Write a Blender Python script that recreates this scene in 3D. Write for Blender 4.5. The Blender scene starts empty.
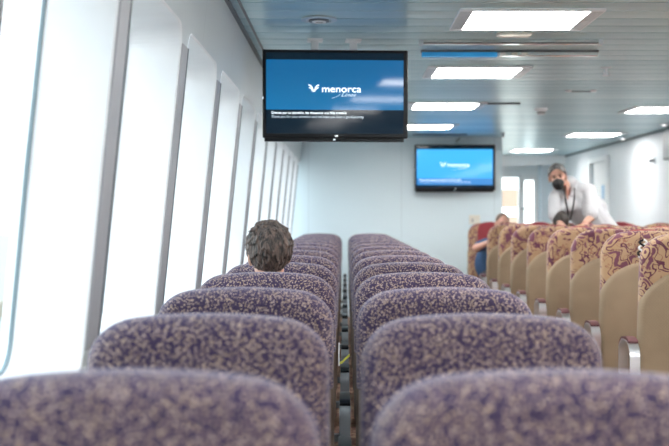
import bpy, bmesh, math, random
from mathutils import Vector, Matrix, Quaternion
random.seed(7)
sc = bpy.context.scene
C = sc.collection
PI = math.pi
EYE = 1.31            # camera height above the deck
CEIL = EYE + 1.0
FPX = 1022.0

# ------------------------------------------------------------------ materials
def new_mat(name):
    m = bpy.data.materials.new(name); m.use_nodes = True
    nt = m.node_tree
    return m, nt, nt.nodes['Principled BSDF']

def P(name, col, rough=0.5, metal=0.0, spec=0.5, emit=None, es=0.0, coat=0.0):
    m, nt, b = new_mat(name)
    b.inputs['Base Color'].default_value = (*col, 1)
    b.inputs['Roughness'].default_value = rough
    b.inputs['Metallic'].default_value = metal
    b.inputs['Specular IOR Level'].default_value = spec
    if coat: b.inputs['Coat Weight'].default_value = coat
    if emit:
        b.inputs['Emission Color'].default_value = (*emit, 1)
        b.inputs['Emission Strength'].default_value = es
    # a faint procedural tonal variation so that no surface is dead flat
    tc = nt.nodes.new('ShaderNodeTexCoord'); n = nt.nodes.new('ShaderNodeTexNoise')
    n.inputs['Scale'].default_value = 9.0
    mx = nt.nodes.new('ShaderNodeMix'); mx.data_type = 'RGBA'
    mx.inputs['A'].default_value = (*[c * 0.95 for c in col], 1)
    mx.inputs['B'].default_value = (*[min(1, c * 1.05) for c in col], 1)
    nt.links.new(tc.outputs['Object'], n.inputs['Vector'])
    nt.links.new(n.outputs['Fac'], mx.inputs['Factor'])
    nt.links.new(mx.outputs['Result'], b.inputs['Base Color'])
    return m

class NT:
    """short-hand node builder"""
    def __init__(s, nt): s.nt = nt
    def n(s, t, **kw):
        x = s.nt.nodes.new(t)
        for k, v in kw.items(): setattr(x, k, v)
        return x
    def l(s, a, b): s.nt.links.new(a, b)
    def math(s, op, a, b=None, clamp=False):
        x = s.n('ShaderNodeMath', operation=op); x.use_clamp = clamp
        for i, v in enumerate((a, b)):
            if v is None: continue
            if isinstance(v, (int, float)): x.inputs[i].default_value = v
            else: s.l(v, x.inputs[i])
        return x.outputs[0]
    def mix(s, f, a, b):
        x = s.n('ShaderNodeMix', data_type='RGBA')
        for k, v in (('Factor', f), ('A', a), ('B', b)):
            if isinstance(v, (int, float)): x.inputs[k].default_value = v
            elif isinstance(v, tuple): x.inputs[k].default_value = (*v, 1)
            else: s.l(v, x.inputs[k])
        return x.outputs['Result']
    def ramp(s, f, lo, hi):
        x = s.n('ShaderNodeMapRange'); x.interpolation_type = 'SMOOTHSTEP'
        s.l(f, x.inputs['Value']); x.inputs['From Min'].default_value = lo; x.inputs['From Max'].default_value = hi
        return x.outputs['Result']
    def coords(s, jitter=True):
        tc = s.n('ShaderNodeTexCoord'); v = tc.outputs['Object']
        if jitter:
            oi = s.n('ShaderNodeObjectInfo')
            k = s.math('MULTIPLY', oi.outputs['Random'], 37.0)
            a = s.n('ShaderNodeVectorMath', operation='ADD'); s.l(v, a.inputs[0]); s.l(k, a.inputs[1]); v = a.outputs[0]
        return v
    def noise(s, v, scale, detail=2.0, rough=0.5, dist=0.0):
        x = s.n('ShaderNodeTexNoise'); s.l(v, x.inputs['Vector'])
        x.inputs['Scale'].default_value = scale; x.inputs['Detail'].default_value = detail
        x.inputs['Roughness'].default_value = rough; x.inputs['Distortion'].default_value = dist
        return x
    def bump(s, h, strength, dist, bsdf):
        x = s.n('ShaderNodeBump'); x.inputs['Strength'].default_value = strength; x.inputs['Distance'].default_value = dist
        s.l(h, x.inputs['Height']); s.l(x.outputs['Normal'], bsdf.inputs['Normal'])

def mat_speckle():
    m, nt, b = new_mat('purple_speckle_fabric'); k = NT(nt)
    v = k.coords()
    ns = k.noise(v, 60.0, 1.0)
    w = k.n('ShaderNodeVectorMath', operation='MULTIPLY_ADD')
    k.l(ns.outputs['Color'], w.inputs[0]); w.inputs[1].default_value = (0.009,)*3; k.l(v, w.inputs[2])
    vo = k.n('ShaderNodeTexVoronoi'); vo.inputs['Scale'].default_value = 175.0; k.l(w.outputs[0], vo.inputs['Vector'])
    f = k.ramp(vo.outputs['Distance'], 0.47, 0.37)
    sep = k.n('ShaderNodeSeparateColor'); k.l(vo.outputs['Color'], sep.inputs[0])
    keep = k.ramp(sep.outputs[0], 0.10, 0.16)
    f = k.math('MULTIPLY', f, keep)
    dark = k.mix(sep.outputs[1], (0.027, 0.015, 0.054), (0.050, 0.029, 0.076))
    light = k.mix(sep.outputs[2], (0.37, 0.265, 0.185), (0.42, 0.32, 0.30))
    k.l(k.mix(f, dark, light), b.inputs['Base Color'])
    b.inputs['Roughness'].default_value = 0.85
    b.inputs['Sheen Weight'].default_value = 0.28; b.inputs['Sheen Tint'].default_value = (0.75, 0.78, 1.0, 1)
    k.bump(k.noise(v, 260, 2).outputs['Fac'], 0.35, 0.004, b)
    return m

def mat_paisley():
    m, nt, b = new_mat('gold_paisley_fabric'); k = NT(nt)
    v = k.coords()
    n1 = k.noise(v, 13.5, 0.6, 0.5, 1.2); n2 = k.noise(v, 22.0, 0.6, 0.5, 1.0)
    d1 = k.math('ABSOLUTE', k.math('SUBTRACT', n1.outputs['Fac'], 0.5))
    line = k.ramp(d1, 0.040, 0.022)
    d2 = k.math('ABSOLUTE', k.math('SUBTRACT', n2.outputs['Fac'], 0.60))
    curl = k.ramp(d2, 0.032, 0.016)
    blob = k.ramp(n1.outputs['Fac'], 0.615, 0.645)
    base = k.mix(k.noise(v, 7.0).outputs['Fac'], (0.40, 0.245, 0.115), (0.46, 0.31, 0.20))
    base = k.mix(k.math('MULTIPLY', curl, 0.8), base, (0.26, 0.10, 0.075))
    base = k.mix(blob, base, (0.16, 0.05, 0.085))
    base = k.mix(line, base, (0.11, 0.025, 0.055))
    k.l(base, b.inputs['Base Color'])
    b.inputs['Roughness'].default_value = 0.85
    b.inputs['Sheen Weight'].default_value = 0.2
    k.bump(k.noise(v, 240, 2).outputs['Fac'], 0.3, 0.004, b)
    return m

def mat_weave(name, c1, c2, scale=120.0):
    m, nt, b = new_mat(name); k = NT(nt)
    v = k.coords()
    ch = k.n('ShaderNodeTexChecker'); k.l(v, ch.inputs['Vector']); ch.inputs['Scale'].default_value = scale
    ch.inputs['Color1'].default_value = (*c1, 1); ch.inputs['Color2'].default_value = (*c2, 1)
    n = k.noise(v, 5.0, 3)
    c = k.mix(k.ramp(n.outputs['Fac'], 0.2, 0.9), ch.outputs['Color'], tuple(x * 0.8 for x in c1))
    k.l(c, b.inputs['Base Color'])
    b.inputs['Roughness'].default_value = 0.75
    k.bump(k.noise(v, 220, 2).outputs['Fac'], 0.25, 0.004, b)
    return m

def mat_panelled(name, col, axis, pitch, width=0.006, offset=0.0, rough=0.35, dark=0.72):
    """wall sheeting with thin vertical joints along one axis"""
    m, nt, b = new_mat(name); k = NT(nt)
    tc = k.n('ShaderNodeTexCoord'); sx = k.n('ShaderNodeSeparateXYZ'); k.l(tc.outputs['Object'], sx.inputs[0])
    t = k.math('FRACT', k.math('DIVIDE', k.math('ADD', sx.outputs[axis], 50.0 + offset), pitch))
    seam = k.math('LESS_THAN', t, width / pitch)
    n = k.noise(tc.outputs['Object'], 1.3, 2)
    c = k.mix(n.outputs['Fac'], tuple(x * 0.97 for x in col), tuple(min(1, x * 1.03) for x in col))
    k.l(k.mix(seam, c, tuple(x * dark for x in col)), b.inputs['Base Color'])
    b.inputs['Roughness'].default_value = rough
    return m

def mat_ceiling():
    m, nt, b = new_mat('ceiling_linear_metal'); k = NT(nt)
    tc = k.n('ShaderNodeTexCoord')
    sx = k.n('ShaderNodeSeparateXYZ'); k.l(tc.outputs['Object'], sx.inputs[0])
    row = k.math('FLOOR', k.math('DIVIDE', sx.outputs[1], 0.2))
    wn = k.n('ShaderNodeTexWhiteNoise', noise_dimensions='1D'); k.l(row, wn.inputs['W'])
    c = k.mix(wn.outputs['Value'], (0.37, 0.565, 0.62), (0.58, 0.75, 0.785))
    k.l(c, b.inputs['Base Color'])
    b.inputs['Metallic'].default_value = 0.45
    b.inputs['Roughness'].default_value = 0.30
    return m

def mat_carpet():
    m, nt, b = new_mat('brown_carpet'); k = NT(nt)
    v = k.coords(False)
    n = k.noise(v, 30, 3); n2 = k.noise(v, 300, 2)
    c = k.mix(k.ramp(n.outputs['Fac'], .45, .6), (0.20, 0.10, 0.075), (0.36, 0.24, 0.16))
    k.l(c, b.inputs['Base Color']); b.inputs['Roughness'].default_value = 0.95
    k.bump(n2.outputs['Fac'], 0.4, 0.004, b)
    return m

def mat_glass():
    m, nt, b = new_mat('window_glass'); k = NT(nt)
    nt.nodes.remove(b)
    out = nt.nodes['Material Output']
    tr = k.n('ShaderNodeBsdfTransparent'); tr.inputs['Color'].default_value = (0.93, 0.98, 0.985, 1)
    gl = k.n('ShaderNodeBsdfGlossy'); gl.inputs['Roughness'].default_value = 0.02
    fr = k.n('ShaderNodeFresnel'); fr.inputs['IOR'].default_value = 1.45
    ms = k.n('ShaderNodeMixShader')
    k.l(k.math('MULTIPLY', fr.outputs[0], 0.6), ms.inputs[0]); k.l(tr.outputs[0], ms.inputs[1]); k.l(gl.outputs[0], ms.inputs[2])
    k.l(ms.outputs[0], out.inputs['Surface'])
    return m

def mat_hair(name, c1, c2, scale=60):
    m, nt, b = new_mat(name); k = NT(nt)
    tc = k.n('ShaderNodeTexCoord')
    mp = k.n('ShaderNodeMapping'); mp.inputs['Scale'].default_value = (1, 1, 0.22); k.l(tc.outputs['Object'], mp.inputs['Vector'])
    n = k.noise(mp.outputs[0], scale, 4, 0.65, 0.6)
    k.l(k.mix(k.ramp(n.outputs['Fac'], 0.36, 0.66), c1, c2), b.inputs['Base Color'])
    b.inputs['Roughness'].default_value = 0.5
    k.bump(n.outputs['Fac'], 0.9, 0.01, b)
    return m

def mat_skin(name, col):
    m, nt, b = new_mat(name); k = NT(nt)
    v = k.coords(False); n = k.noise(v, 18, 3)
    k.l(k.mix(n.outputs['Fac'], col, (col[0] * 0.95, col[1] * 0.78, col[2] * 0.72)), b.inputs['Base Color'])
    b.inputs['Roughness'].default_value = 0.55
    b.inputs['Subsurface Weight'].default_value = 0.08
    return m

def mat_cloth(name, col):
    m, nt, b = new_mat(name); k = NT(nt)
    v = k.coords(False); n = k.noise(v, 11, 3, 0.5, 0.6)
    k.l(k.mix(n.outputs['Fac'], tuple(c * 0.88 for c in col), col), b.inputs['Base Color'])
    b.inputs['Roughness'].default_value = 0.85
    k.bump(n.outputs['Fac'], 0.5, 0.02, b)
    return m

def mat_screen(name, top, bottom, es):
    """lit LCD picture: blue with a soft darker top, under a glossy sheet"""
    m, nt, b = new_mat(name); k = NT(nt)
    tc = k.n('ShaderNodeTexCoord'); sx = k.n('ShaderNodeSeparateXYZ'); k.l(tc.outputs['Object'], sx.inputs[0])
    n = k.noise(tc.outputs['Object'], 2.0, 1)
    f = k.math('ADD', k.ramp(sx.outputs[2], -0.15, 0.2), k.math('MULTIPLY', n.outputs['Fac'], 0.25), True)
    k.l(k.mix(f, bottom, top), b.inputs['Emission Color'])
    b.inputs['Emission Strength'].default_value = es
    b.inputs['Base Color'].default_value = (0.01, 0.012, 0.016, 1)
    b.inputs['Roughness'].default_value = 0.06
    b.inputs['Specular IOR Level'].default_value = 0.35
    return m

M = dict(
    speckle=mat_speckle(), paisley=mat_paisley(),
    tan=mat_weave('tan_seat_fabric', (0.325, 0.24, 0.155), (0.375, 0.285, 0.19), 130),
    brown=mat_weave('brown_seat_fabric', (0.15, 0.11, 0.085), (0.19, 0.14, 0.105), 170),
    red=mat_weave('burgundy_fabric', (0.28, 0.03, 0.04), (0.33, 0.04, 0.05), 150),
    pad=P('maroon_armrest_pad', (0.14, 0.055, 0.06), 0.45),
    chrome=P('brushed_aluminium', (0.78, 0.80, 0.83), 0.28, 0.9),
    frame=P('grey_seat_frame', (0.33, 0.34, 0.36), 0.45, 0.5),
    wallgrey=mat_panelled('grey_wall_sheet', (0.55, 0.61, 0.635), 1, 0.99, 0.004, 0.30, 0.4, 0.75),
    wallback=mat_panelled('pale_blue_wall_sheet', (0.74, 0.86, 0.91), 0, 1.2, 0.012, 0.877, 0.4, 0.90),
    wallright=mat_panelled('white_wall_sheet', (0.76, 0.79, 0.82), 1, 0.9, 0.010, 0.1, 0.4, 0.85),
    white=P('white_paint', (0.88, 0.90, 0.92), 0.4),
    jamb=P('white_window_reveal', (0.83, 0.845, 0.87), 0.5),
    gasket=P('dark_window_gasket', (0.16, 0.22, 0.25), 0.5),
    trimdark=P('dark_ceiling_trim', (0.20, 0.225, 0.24), 0.4, 0.4),
    pillar=P('grey_pillar_cover', (0.36, 0.37, 0.40), 0.45, 0.2),
    ceiling=mat_ceiling(), carpet=mat_carpet(), glass=mat_glass(),
    lamp=P('light_diffuser', (0.95, 0.97, 1.0), 0.4, emit=(1.0, 0.985, 0.96), es=17.0),
    spot=P('spot_lens_glow', (0.9, 0.9, 0.9), 0.3, emit=(1, 1, 1), es=1.2),
    lampend=P('perforated_lamp_end', (0.60, 0.66, 0.70), 0.35, 0.5),
    black=P('black_tv_plastic', (0.006, 0.007, 0.009), 0.3, spec=0.2),
    screenoff=P('dark_screen_band', (0.004, 0.006, 0.01), 0.06, spec=0.3, emit=(0.002, 0.012, 0.025), es=0.5),
    screen1=mat_screen('tv_picture', (0.001, 0.085, 0.225), (0.002, 0.125, 0.30), 0.85),
    screen2=mat_screen('tv_picture_bright', (0.045, 0.36, 0.78), (0.04, 0.33, 0.76), 0.9),
    band2=P('tv_picture_band', (0.01, 0.02, 0.03), 0.1, emit=(0.02, 0.17, 0.45), es=0.9),
    lettering=P('lit_lettering', (0.8, 0.85, 0.9), 0.5, emit=(0.85, 0.95, 1.0), es=0.95),
    lettering_dim=P('lit_lettering_dim', (0.5, 0.55, 0.6), 0.5, emit=(0.42, 0.52, 0.60), es=0.7),
    blue=P('blue_reflection_paint', (0.03, 0.30, 0.62), 0.2, emit=(0.02, 0.22, 0.5), es=0.25),  # blue reflection on the metal ceiling strip, put into colour and a weak glow
    steel=P('polished_strip', (0.75, 0.78, 0.8), 0.12, 0.95),
    cream=P('cream_plastic', (0.80, 0.78, 0.70), 0.4),
    greydark=P('dark_grey_plastic', (0.12, 0.13, 0.14), 0.4),
    yellow=P('yellow_strap', (0.72, 0.70, 0.10), 0.5),
    bluesign=P('pale_blue_notice', (0.46, 0.62, 0.80), 0.5),
    greyblue=P('grey_blue_panel', (0.60, 0.68, 0.74), 0.5),
    peach=P('peach_wall', (0.46, 0.31, 0.23), 0.6),
    doorwhite=P('door_white', (0.88, 0.89, 0.90), 0.4),
    skin=mat_skin('skin', (0.54, 0.33, 0.25)), skinpale=mat_skin('skin_pale', (0.60, 0.37, 0.29)),
    eye=P('dark_eye', (0.03, 0.02, 0.02), 0.2), lips=P('lips', (0.45, 0.18, 0.15), 0.5),
    hairdark=mat_hair('dark_brown_hair', (0.010, 0.007, 0.007), (0.15, 0.100, 0.080), 75),
    hairgrey=mat_hair('grey_hair', (0.03, 0.029, 0.03), (0.26, 0.25, 0.25), 70),
    hairshort=mat_hair('cropped_brown_hair', (0.06, 0.045, 0.035), (0.22, 0.16, 0.12), 80),
    hairkid=mat_hair('black_brown_hair', (0.018, 0.013, 0.011), (0.055, 0.04, 0.032), 80),
    shirtwhite=mat_cloth('white_shirt_cloth', (0.54, 0.54, 0.56)),
    shirtblue=mat_cloth('blue_tshirt_cloth', (0.035, 0.085, 0.18)),
    shirtgrey=mat_cloth('pale_grey_tshirt_cloth', (0.62, 0.64, 0.68)),
    shirtnavy=mat_cloth('navy_tshirt_cloth', (0.05, 0.06, 0.10)),
    trousers=mat_cloth('dark_trouser_cloth', (0.05, 0.055, 0.07)),
    shoe=P('dark_shoe', (0.03, 0.03, 0.03), 0.4),
    mask=P('black_face_mask', (0.012, 0.012, 0.014), 0.7),
    ground=P('quay_concrete', (0.225, 0.24, 0.225), 0.9),
    harbour=P('harbour_wall', (0.22, 0.19, 0.145), 0.9),
)

# ------------------------------------------------------------------ object helpers
def link(name, me, mat=None, parent=None, smooth=False):
    if mat is not None: me.materials.append(mat)
    if smooth:
        for p in me.polygons: p.use_smooth = True
    o = bpy.data.objects.new(name, me); C.objects.link(o)
    if parent: o.parent = parent
    return o

def from_bm(name, bm, mat, parent=None, smooth=False):
    bmesh.ops.recalc_face_normals(bm, faces=bm.faces[:])
    me = bpy.data.meshes.new(name); bm.to_mesh(me); bm.free()
    o = link(name, me, mat, parent, smooth)
    if smooth == 'auto':
        me.set_sharp_from_angle(angle=math.radians(40))
    return o

def tag(o, label=None, cat=None, group=None, kind=None):
    if label: o['label'] = label
    if cat: o['category'] = cat
    if group: o['group'] = group
    if kind: o['kind'] = kind
    return o

def thing(name, loc, label, cat, group=None, rz=0.0):
    o = bpy.data.objects.new(name, None); o.empty_display_size = 0.1
    C.objects.link(o); o.location = loc; o.rotation_euler = (0, 0, rz)
    return tag(o, label, cat, group)

def structure(name, bm, mat, parent=None, smooth=False):
    return tag(from_bm(name, bm, mat, parent, smooth), kind='structure')

def box(bm, x0, x1, y0, y1, z0, z1, bev=0.0):
    r = bmesh.ops.create_cube(bm, size=1.0)
    bmesh.ops.transform(bm, verts=r['verts'], matrix=Matrix.Translation(((x0+x1)/2, (y0+y1)/2, (z0+z1)/2)) @ Matrix.Diagonal((abs(x1-x0), abs(y1-y0), abs(z1-z0), 1)))
    if bev:
        es = list({e for v in r['verts'] for e in v.link_edges})
        bmesh.ops.bevel(bm, geom=es, offset=bev, segments=3, affect='EDGES', profile=0.5)
    return bm

def B(*boxes, bev=0.0):
    bm = bmesh.new()
    for b in boxes: box(bm, *b, bev=bev)
    return bm

def frame_of(d):
    d = Vector(d).normalized()
    a = Vector((0, 0, 1)) if abs(d.z) < 0.9 else Vector((1, 0, 0))
    u = d.cross(a).normalized(); w = d.cross(u).normalized()
    return d, u, w

def capsule(bm, p0, p1, r0, r1, n=14, k=5, flat=1.0):
    """round-ended tapered limb; flat squeezes it along its second side axis"""
    p0, p1 = Vector(p0), Vector(p1)
    d, u, w = frame_of(p1 - p0)
    rings = []
    for i in range(k + 1):
        a = PI / 2 * (1 - i / k); rings.append((p0 - d * r0 * math.sin(a), r0 * math.cos(a)))
    for i in range(k + 1):
        a = PI / 2 * i / k; rings.append((p1 + d * r1 * math.sin(a), r1 * math.cos(a)))
    vs = []
    for c, r in rings:
        r = max(r, 1e-4)
        vs.append([bm.verts.new(c + (u * math.cos(t) * r + w * math.sin(t) * r * flat)) for t in (2 * PI * j / n for j in range(n))])
    for a, b in zip(vs, vs[1:]):
        for j in range(n): bm.faces.new((a[j], a[(j+1) % n], b[(j+1) % n], b[j]))
    bm.faces.new(vs[0][::-1]); bm.faces.new(vs[-1])

def limb(bm, pts, rs, **kw):
    for i in range(len(pts) - 1): capsule(bm, pts[i], pts[i+1], rs[i], rs[i+1], **kw)

def ball(bm, c, r, rot=None, seg=20):
    if isinstance(r, (int, float)): r = (r,) * 3
    m = Matrix.Translation(c) @ (rot.to_4x4() if rot else Matrix.Identity(4)) @ Matrix.Diagonal((*r, 1))
    bmesh.ops.create_uvsphere(bm, u_segments=seg, v_segments=seg // 2 + 2, radius=1.0, matrix=m)

def tube(bm, pts, r, n=8, closed=False):
    pts = [Vector(p) for p in pts]; rings = []
    N = len(pts)
    for i, p in enumerate(pts):
        a = pts[i-1] if (i or closed) else p; b = pts[(i+1) % N] if (i < N-1 or closed) else p
        d, u, w = frame_of(b - a)
        rings.append([bm.verts.new(p + (u * math.cos(t) + w * math.sin(t)) * r) for t in (2*PI*j/n for j in range(n))])
    prs = list(zip(rings, rings[1:])) + ([(rings[-1], rings[0])] if closed else [])
    for a, b in prs:
        for j in range(n): bm.faces.new((a[j], a[(j+1) % n], b[(j+1) % n], b[j]))
    if not closed: bm.faces.new(rings[0][::-1]); bm.faces.new(rings[-1])

def disc_lathe(bm, prof, c, n=32):
    """revolve (r, z) profile about the vertical through c"""
    rings = [[bm.verts.new((c[0] + r*math.cos(t), c[1] + r*math.sin(t), c[2] + z)) for t in (2*PI*j/n for j in range(n))] for r, z in prof]
    for a, b in zip(rings, rings[1:]):
        for j in range(n): bm.faces.new((a[j], a[(j+1) % n], b[(j+1) % n], b[j]))
    bm.faces.new(rings[0][::-1]); bm.faces.new(rings[-1])

def voxel(name, bm, mat, parent, size=0.008, smooth=6):
    """fuse overlapping closed shapes into one continuous skin"""
    bmesh.ops.recalc_face_normals(bm, faces=bm.faces[:])
    me = bpy.data.meshes.new('tmp'); bm.to_mesh(me); bm.free()
    t = bpy.data.objects.new('tmp', me); C.objects.link(t)
    r = t.modifiers.new('r', 'REMESH'); r.mode = 'VOXEL'; r.voxel_size = size
    s = t.modifiers.new('s', 'SMOOTH'); s.factor = 0.5; s.iterations = smooth
    dg = bpy.context.evaluated_depsgraph_get()
    res = bpy.data.meshes.new_from_object(t.evaluated_get(dg))
    res.name = name
    bpy.data.objects.remove(t); bpy.data.meshes.remove(me)
    res.materials.clear()
    return link(name, res, mat, parent, True)

# ------------------------------------------------------------------ setting
Y0, YB, YE = -6.0, 13.2, 18.0      # behind the camera, far wall, end of the side passage
XR, XP = 3.70, 2.03                # right wall, edge where the far wall stops
def xl(z): return -0.647 + 0.1 * (z - EYE)     # window wall leans in towards the ceiling

structure('floor', B((-1.2, XR + .1, Y0, YE + .2, -0.08, 0.0)), M['carpet'])

# ceiling of long metal planks running across the saloon
bm = bmesh.new()
pitch, gap, dep = 0.20, 0.018, 0.014
y = Y0
xa, xb = -0.62, XR + 0.02
while y < YE:
    ys = [(y, CEIL + dep), (y + gap*.5, CEIL + dep), (y + gap, CEIL), (y + pitch*.5, CEIL - 0.0025), (y + pitch - .001, CEIL), (y + pitch, CEIL + dep)]
    vs = [(bm.verts.new((xa, q, z)), bm.verts.new((xb, q, z))) for q, z in ys]
    for a, b in zip(vs, vs[1:]): bm.faces.new((a[0], a[1], b[1], b[0]))
    y += pitch
me = bpy.data.meshes.new('ceiling')
for f in bm.faces: f.normal_update()
bmesh.ops.recalc_face_normals(bm, faces=bm.faces[:])
bm.to_mesh(me); bm.free()
o = link('ceiling', me, M['ceiling']); tag(o, kind='structure')
structure('roof_slab', B((-0.7, XR + .1, Y0, YE + .2, CEIL + 0.02, CEIL + 0.1)), M['trimdark'])

# --- window wall: leaning sheet with rounded openings
WZ0, WZ1 = EYE - 0.425, EYE + 0.685
PITCH, WIN = 0.99, 0.855
FIRST = 1.815 - 7 * PITCH
NWIN = 19
YW_END = YB
def rr_ray(hw, hh, r, ang):
    """distance from the centre of a rounded rectangle to its edge along ang"""
    c, s = math.cos(ang), math.sin(ang)
    lo, hi = 0.0, hw + hh
    for _ in range(40):
        t = (lo + hi) / 2; x, z = abs(c*t), abs(s*t)
        qx, qz = x - hw + r, z - hh + r
        dd = math.hypot(max(qx, 0), max(qz, 0)) + min(max(qx, qz), 0) - r
        if dd > 0: hi = t
        else: lo = t
    return lo
def rr_pts(hw, hh, r, angs): return [(math.cos(a)*rr_ray(hw, hh, r, a), math.sin(a)*rr_ray(hw, hh, r, a)) for a in angs]
cz = (WZ0 + WZ1) / 2; hh = (WZ1 - WZ0) / 2; hw = WIN / 2; RAD = 0.075
# even coverage of the opening: sample the rounded corners densely
def open_angles(extra):
    A = set()
    for sx in (-1, 1):
        for sz in (-1, 1):
            for i in range(9):
                t = PI/2*i/8
                A.add(math.atan2(sz*(hh - RAD + RAD*math.sin(t)), sx*(hw - RAD + RAD*math.cos(t))) % (2*PI))
    for i in range(8): A.add((2*PI*i/8) % (2*PI))
    for e in extra: A.add(e % (2*PI))
    A = sorted(A); out = [A[0]]
    for a in A[1:]:
        if a - out[-1] > 1e-4: out.append(a)
    return out
bm = bmesh.new()
def wv(y, z): return bm.verts.new((xl(z), y, z))
zlo, zhi = 0.0, CEIL + 0.02
for i in range(NWIN):
    yc = FIRST + i*PITCH + hw
    ya, yb_ = yc - PITCH/2, yc + PITCH/2
    if i == NWIN - 1: yb_ = YE
    if i == 0: ya = Y0
    corners = [math.atan2(z - cz, q - yc) for q in (ya, yb_) for z in (zlo, zhi)]
    angs = open_angles(corners)
    inner = [wv(yc + a, cz + b) for a, b in rr_pts(hw, hh, RAD, angs)]
    outer = []
    for a in angs:
        c, s = math.cos(a), math.sin(a); t = 1e9
        if c > 1e-9: t = min(t, (yb_ - yc)/c)
        if c < -1e-9: t = min(t, (ya - yc)/c)
        if s > 1e-9: t = min(t, (zhi - cz)/s)
        if s < -1e-9: t = min(t, (zlo - cz)/s)
        outer.append(wv(yc + c*t, cz + s*t))
    n = len(angs)
    for j in range(n): bm.faces.new((inner[j], inner[(j+1) % n], outer[(j+1) % n], outer[j]))
bmesh.ops.remove_doubles(bm, verts=bm.verts[:], dist=1e-4)
structure('wall_left', bm, M['wallgrey'])

# --- each window: deep white reveal, dark gasket, pane
DEPTH = 0.197
angs = open_angles([])
base = rr_pts(hw, hh, RAD, angs)
def ring(bm, off, grow=0.0):
    out = []
    for a, b in base:
        L = math.hypot(a, b); k = 1 + grow/L
        z = cz + b*k
        out.append(bm.verts.new((xl(z) - off, a*k, z)))
    return out
def strips(bm, rings, close=False):
    n = len(rings[0])
    for a, b in zip(rings, rings[1:]):
        for j in range(n): bm.faces.new((a[j], a[(j+1) % n], b[(j+1) % n], b[j]))
bm = bmesh.new(); strips(bm, [ring(bm, -0.001, 0.0), ring(bm, 0.004, -0.006), ring(bm, DEPTH - .012, -0.022), ring(bm, DEPTH + 0.02, -0.022)])
for f in bm.faces: f.smooth = False
me_j = bpy.data.meshes.new('reveal'); bm.to_mesh(me_j); bm.free(); me_j.materials.append(M['jamb'])
bm = bmesh.new(); strips(bm, [ring(bm, DEPTH - 0.013, -0.022), ring(bm, DEPTH - 0.013, -0.029), ring(bm, DEPTH - .004, -0.029)])
me_g = bpy.data.meshes.new('gasket'); bm.to_mesh(me_g); bm.free(); me_g.materials.append(M['gasket'])
bm = bmesh.new(); bm.faces.new(ring(bm, DEPTH - .006, -0.025))
me_p = bpy.data.meshes.new('pane'); bm.to_mesh(me_p); bm.free(); me_p.materials.append(M['glass'])
# wipers of light: the pillar covers between the reveals
me_c = None
for i in range(NWIN):
    yc = FIRST + i*PITCH + hw
    w = bpy.data.objects.new('window_%d' % (i+1), me_j.copy()); w.data.name = 'window_reveal'
    C.objects.link(w); w.location = (0, yc, 0); tag(w, kind='structure')
    for nm, me in (('gasket', me_g), ('pane', me_p)):
        c = bpy.data.objects.new(nm, me); C.objects.link(c); c.parent = w
# pillar covers between windows (grey strips, slightly proud of the wall)
for i in range(NWIN - 1):
    y0 = FIRST + i*PITCH + WIN; y1 = FIRST + (i+1)*PITCH
    bm = bmesh.new()
    zs = [WZ0 + 0.07, WZ1 - 0.07]
    q = []
    for z in zs:
        q.append([bm.verts.new((xl(z) + dx, yy, z)) for dx, yy in ((0.0, y0+.002), (0.006, y0+.006), (0.006, y1-.022), (0.0, y1-.018))])
    for j in range(4): bm.faces.new((q[0][j], q[0][(j+1) % 4], q[1][(j+1) % 4], q[1][j]))
    bm.faces.new(q[0][::-1]); bm.faces.new(q[1])
    tr_ = tag(from_bm('trim_%d' % (i+2), bm, M['pillar']), kind='structure')
    bm = bmesh.new()
    q = [[bm.verts.new((xl(z) + dx, yy, z)) for dx, yy in ((0.0, y1 - .019), (0.008, y1 - .018), (0.008, y1 - .006), (0.0, y1 - .005))] for z in zs]
    for j in range(4): bm.faces.new((q[0][j], q[0][(j+1) % 4], q[1][(j+1) % 4], q[1][j]))
    bm.faces.new(q[0][::-1]); bm.faces.new(q[1])
    structure('gasket', bm, M['trimdark'], tr_)

# ceiling edge trim on the window side: two dark channels
bm = bmesh.new()
for x0, x1, z0 in ((-0.560, -0.535, CEIL - 0.022), (-0.500, -0.488, CEIL - 0.006)):
    box(bm, x0, x1, Y0, YB, z0, CEIL + .01)
structure('trim_1', bm, M['trimdark'])

# far wall, passage wall, right wall, end wall
structure('wall_back', B((-0.80, XP, YB, YB + 0.08, 0, CEIL)), M['wallback'])
structure('wall_rear', B((-1.0, XR + .1, Y0 - .08, Y0, 0, CEIL)), M['wallback'])
structure('wall_passage', B((XP - .08, XP, YB + .08, YE, 0, CEIL)), M['wallback'])
DY0, DY1, DZ = 14.35, 15.30, 2.08
structure('wall_right', B((XR, XR + .1, Y0, DY0, 0, CEIL), (XR, XR + .1, DY1, YE + .1, 0, CEIL), (XR, XR + .1, DY0, DY1, DZ, CEIL)), M['wallright'])
structure('baseboard_right', B((XR - .012, XR, Y0, DY0 - .07, 0, 0.10)), M['greyblue'])
structure('baseboard_back', B((-0.75, XP, YB - .012, YB, 0, 0.10)), M['greyblue'])
structure('trim_40', B((XR - .02, XR, Y0, YE, CEIL - .03, CEIL)), M['trimdark'])

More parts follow.
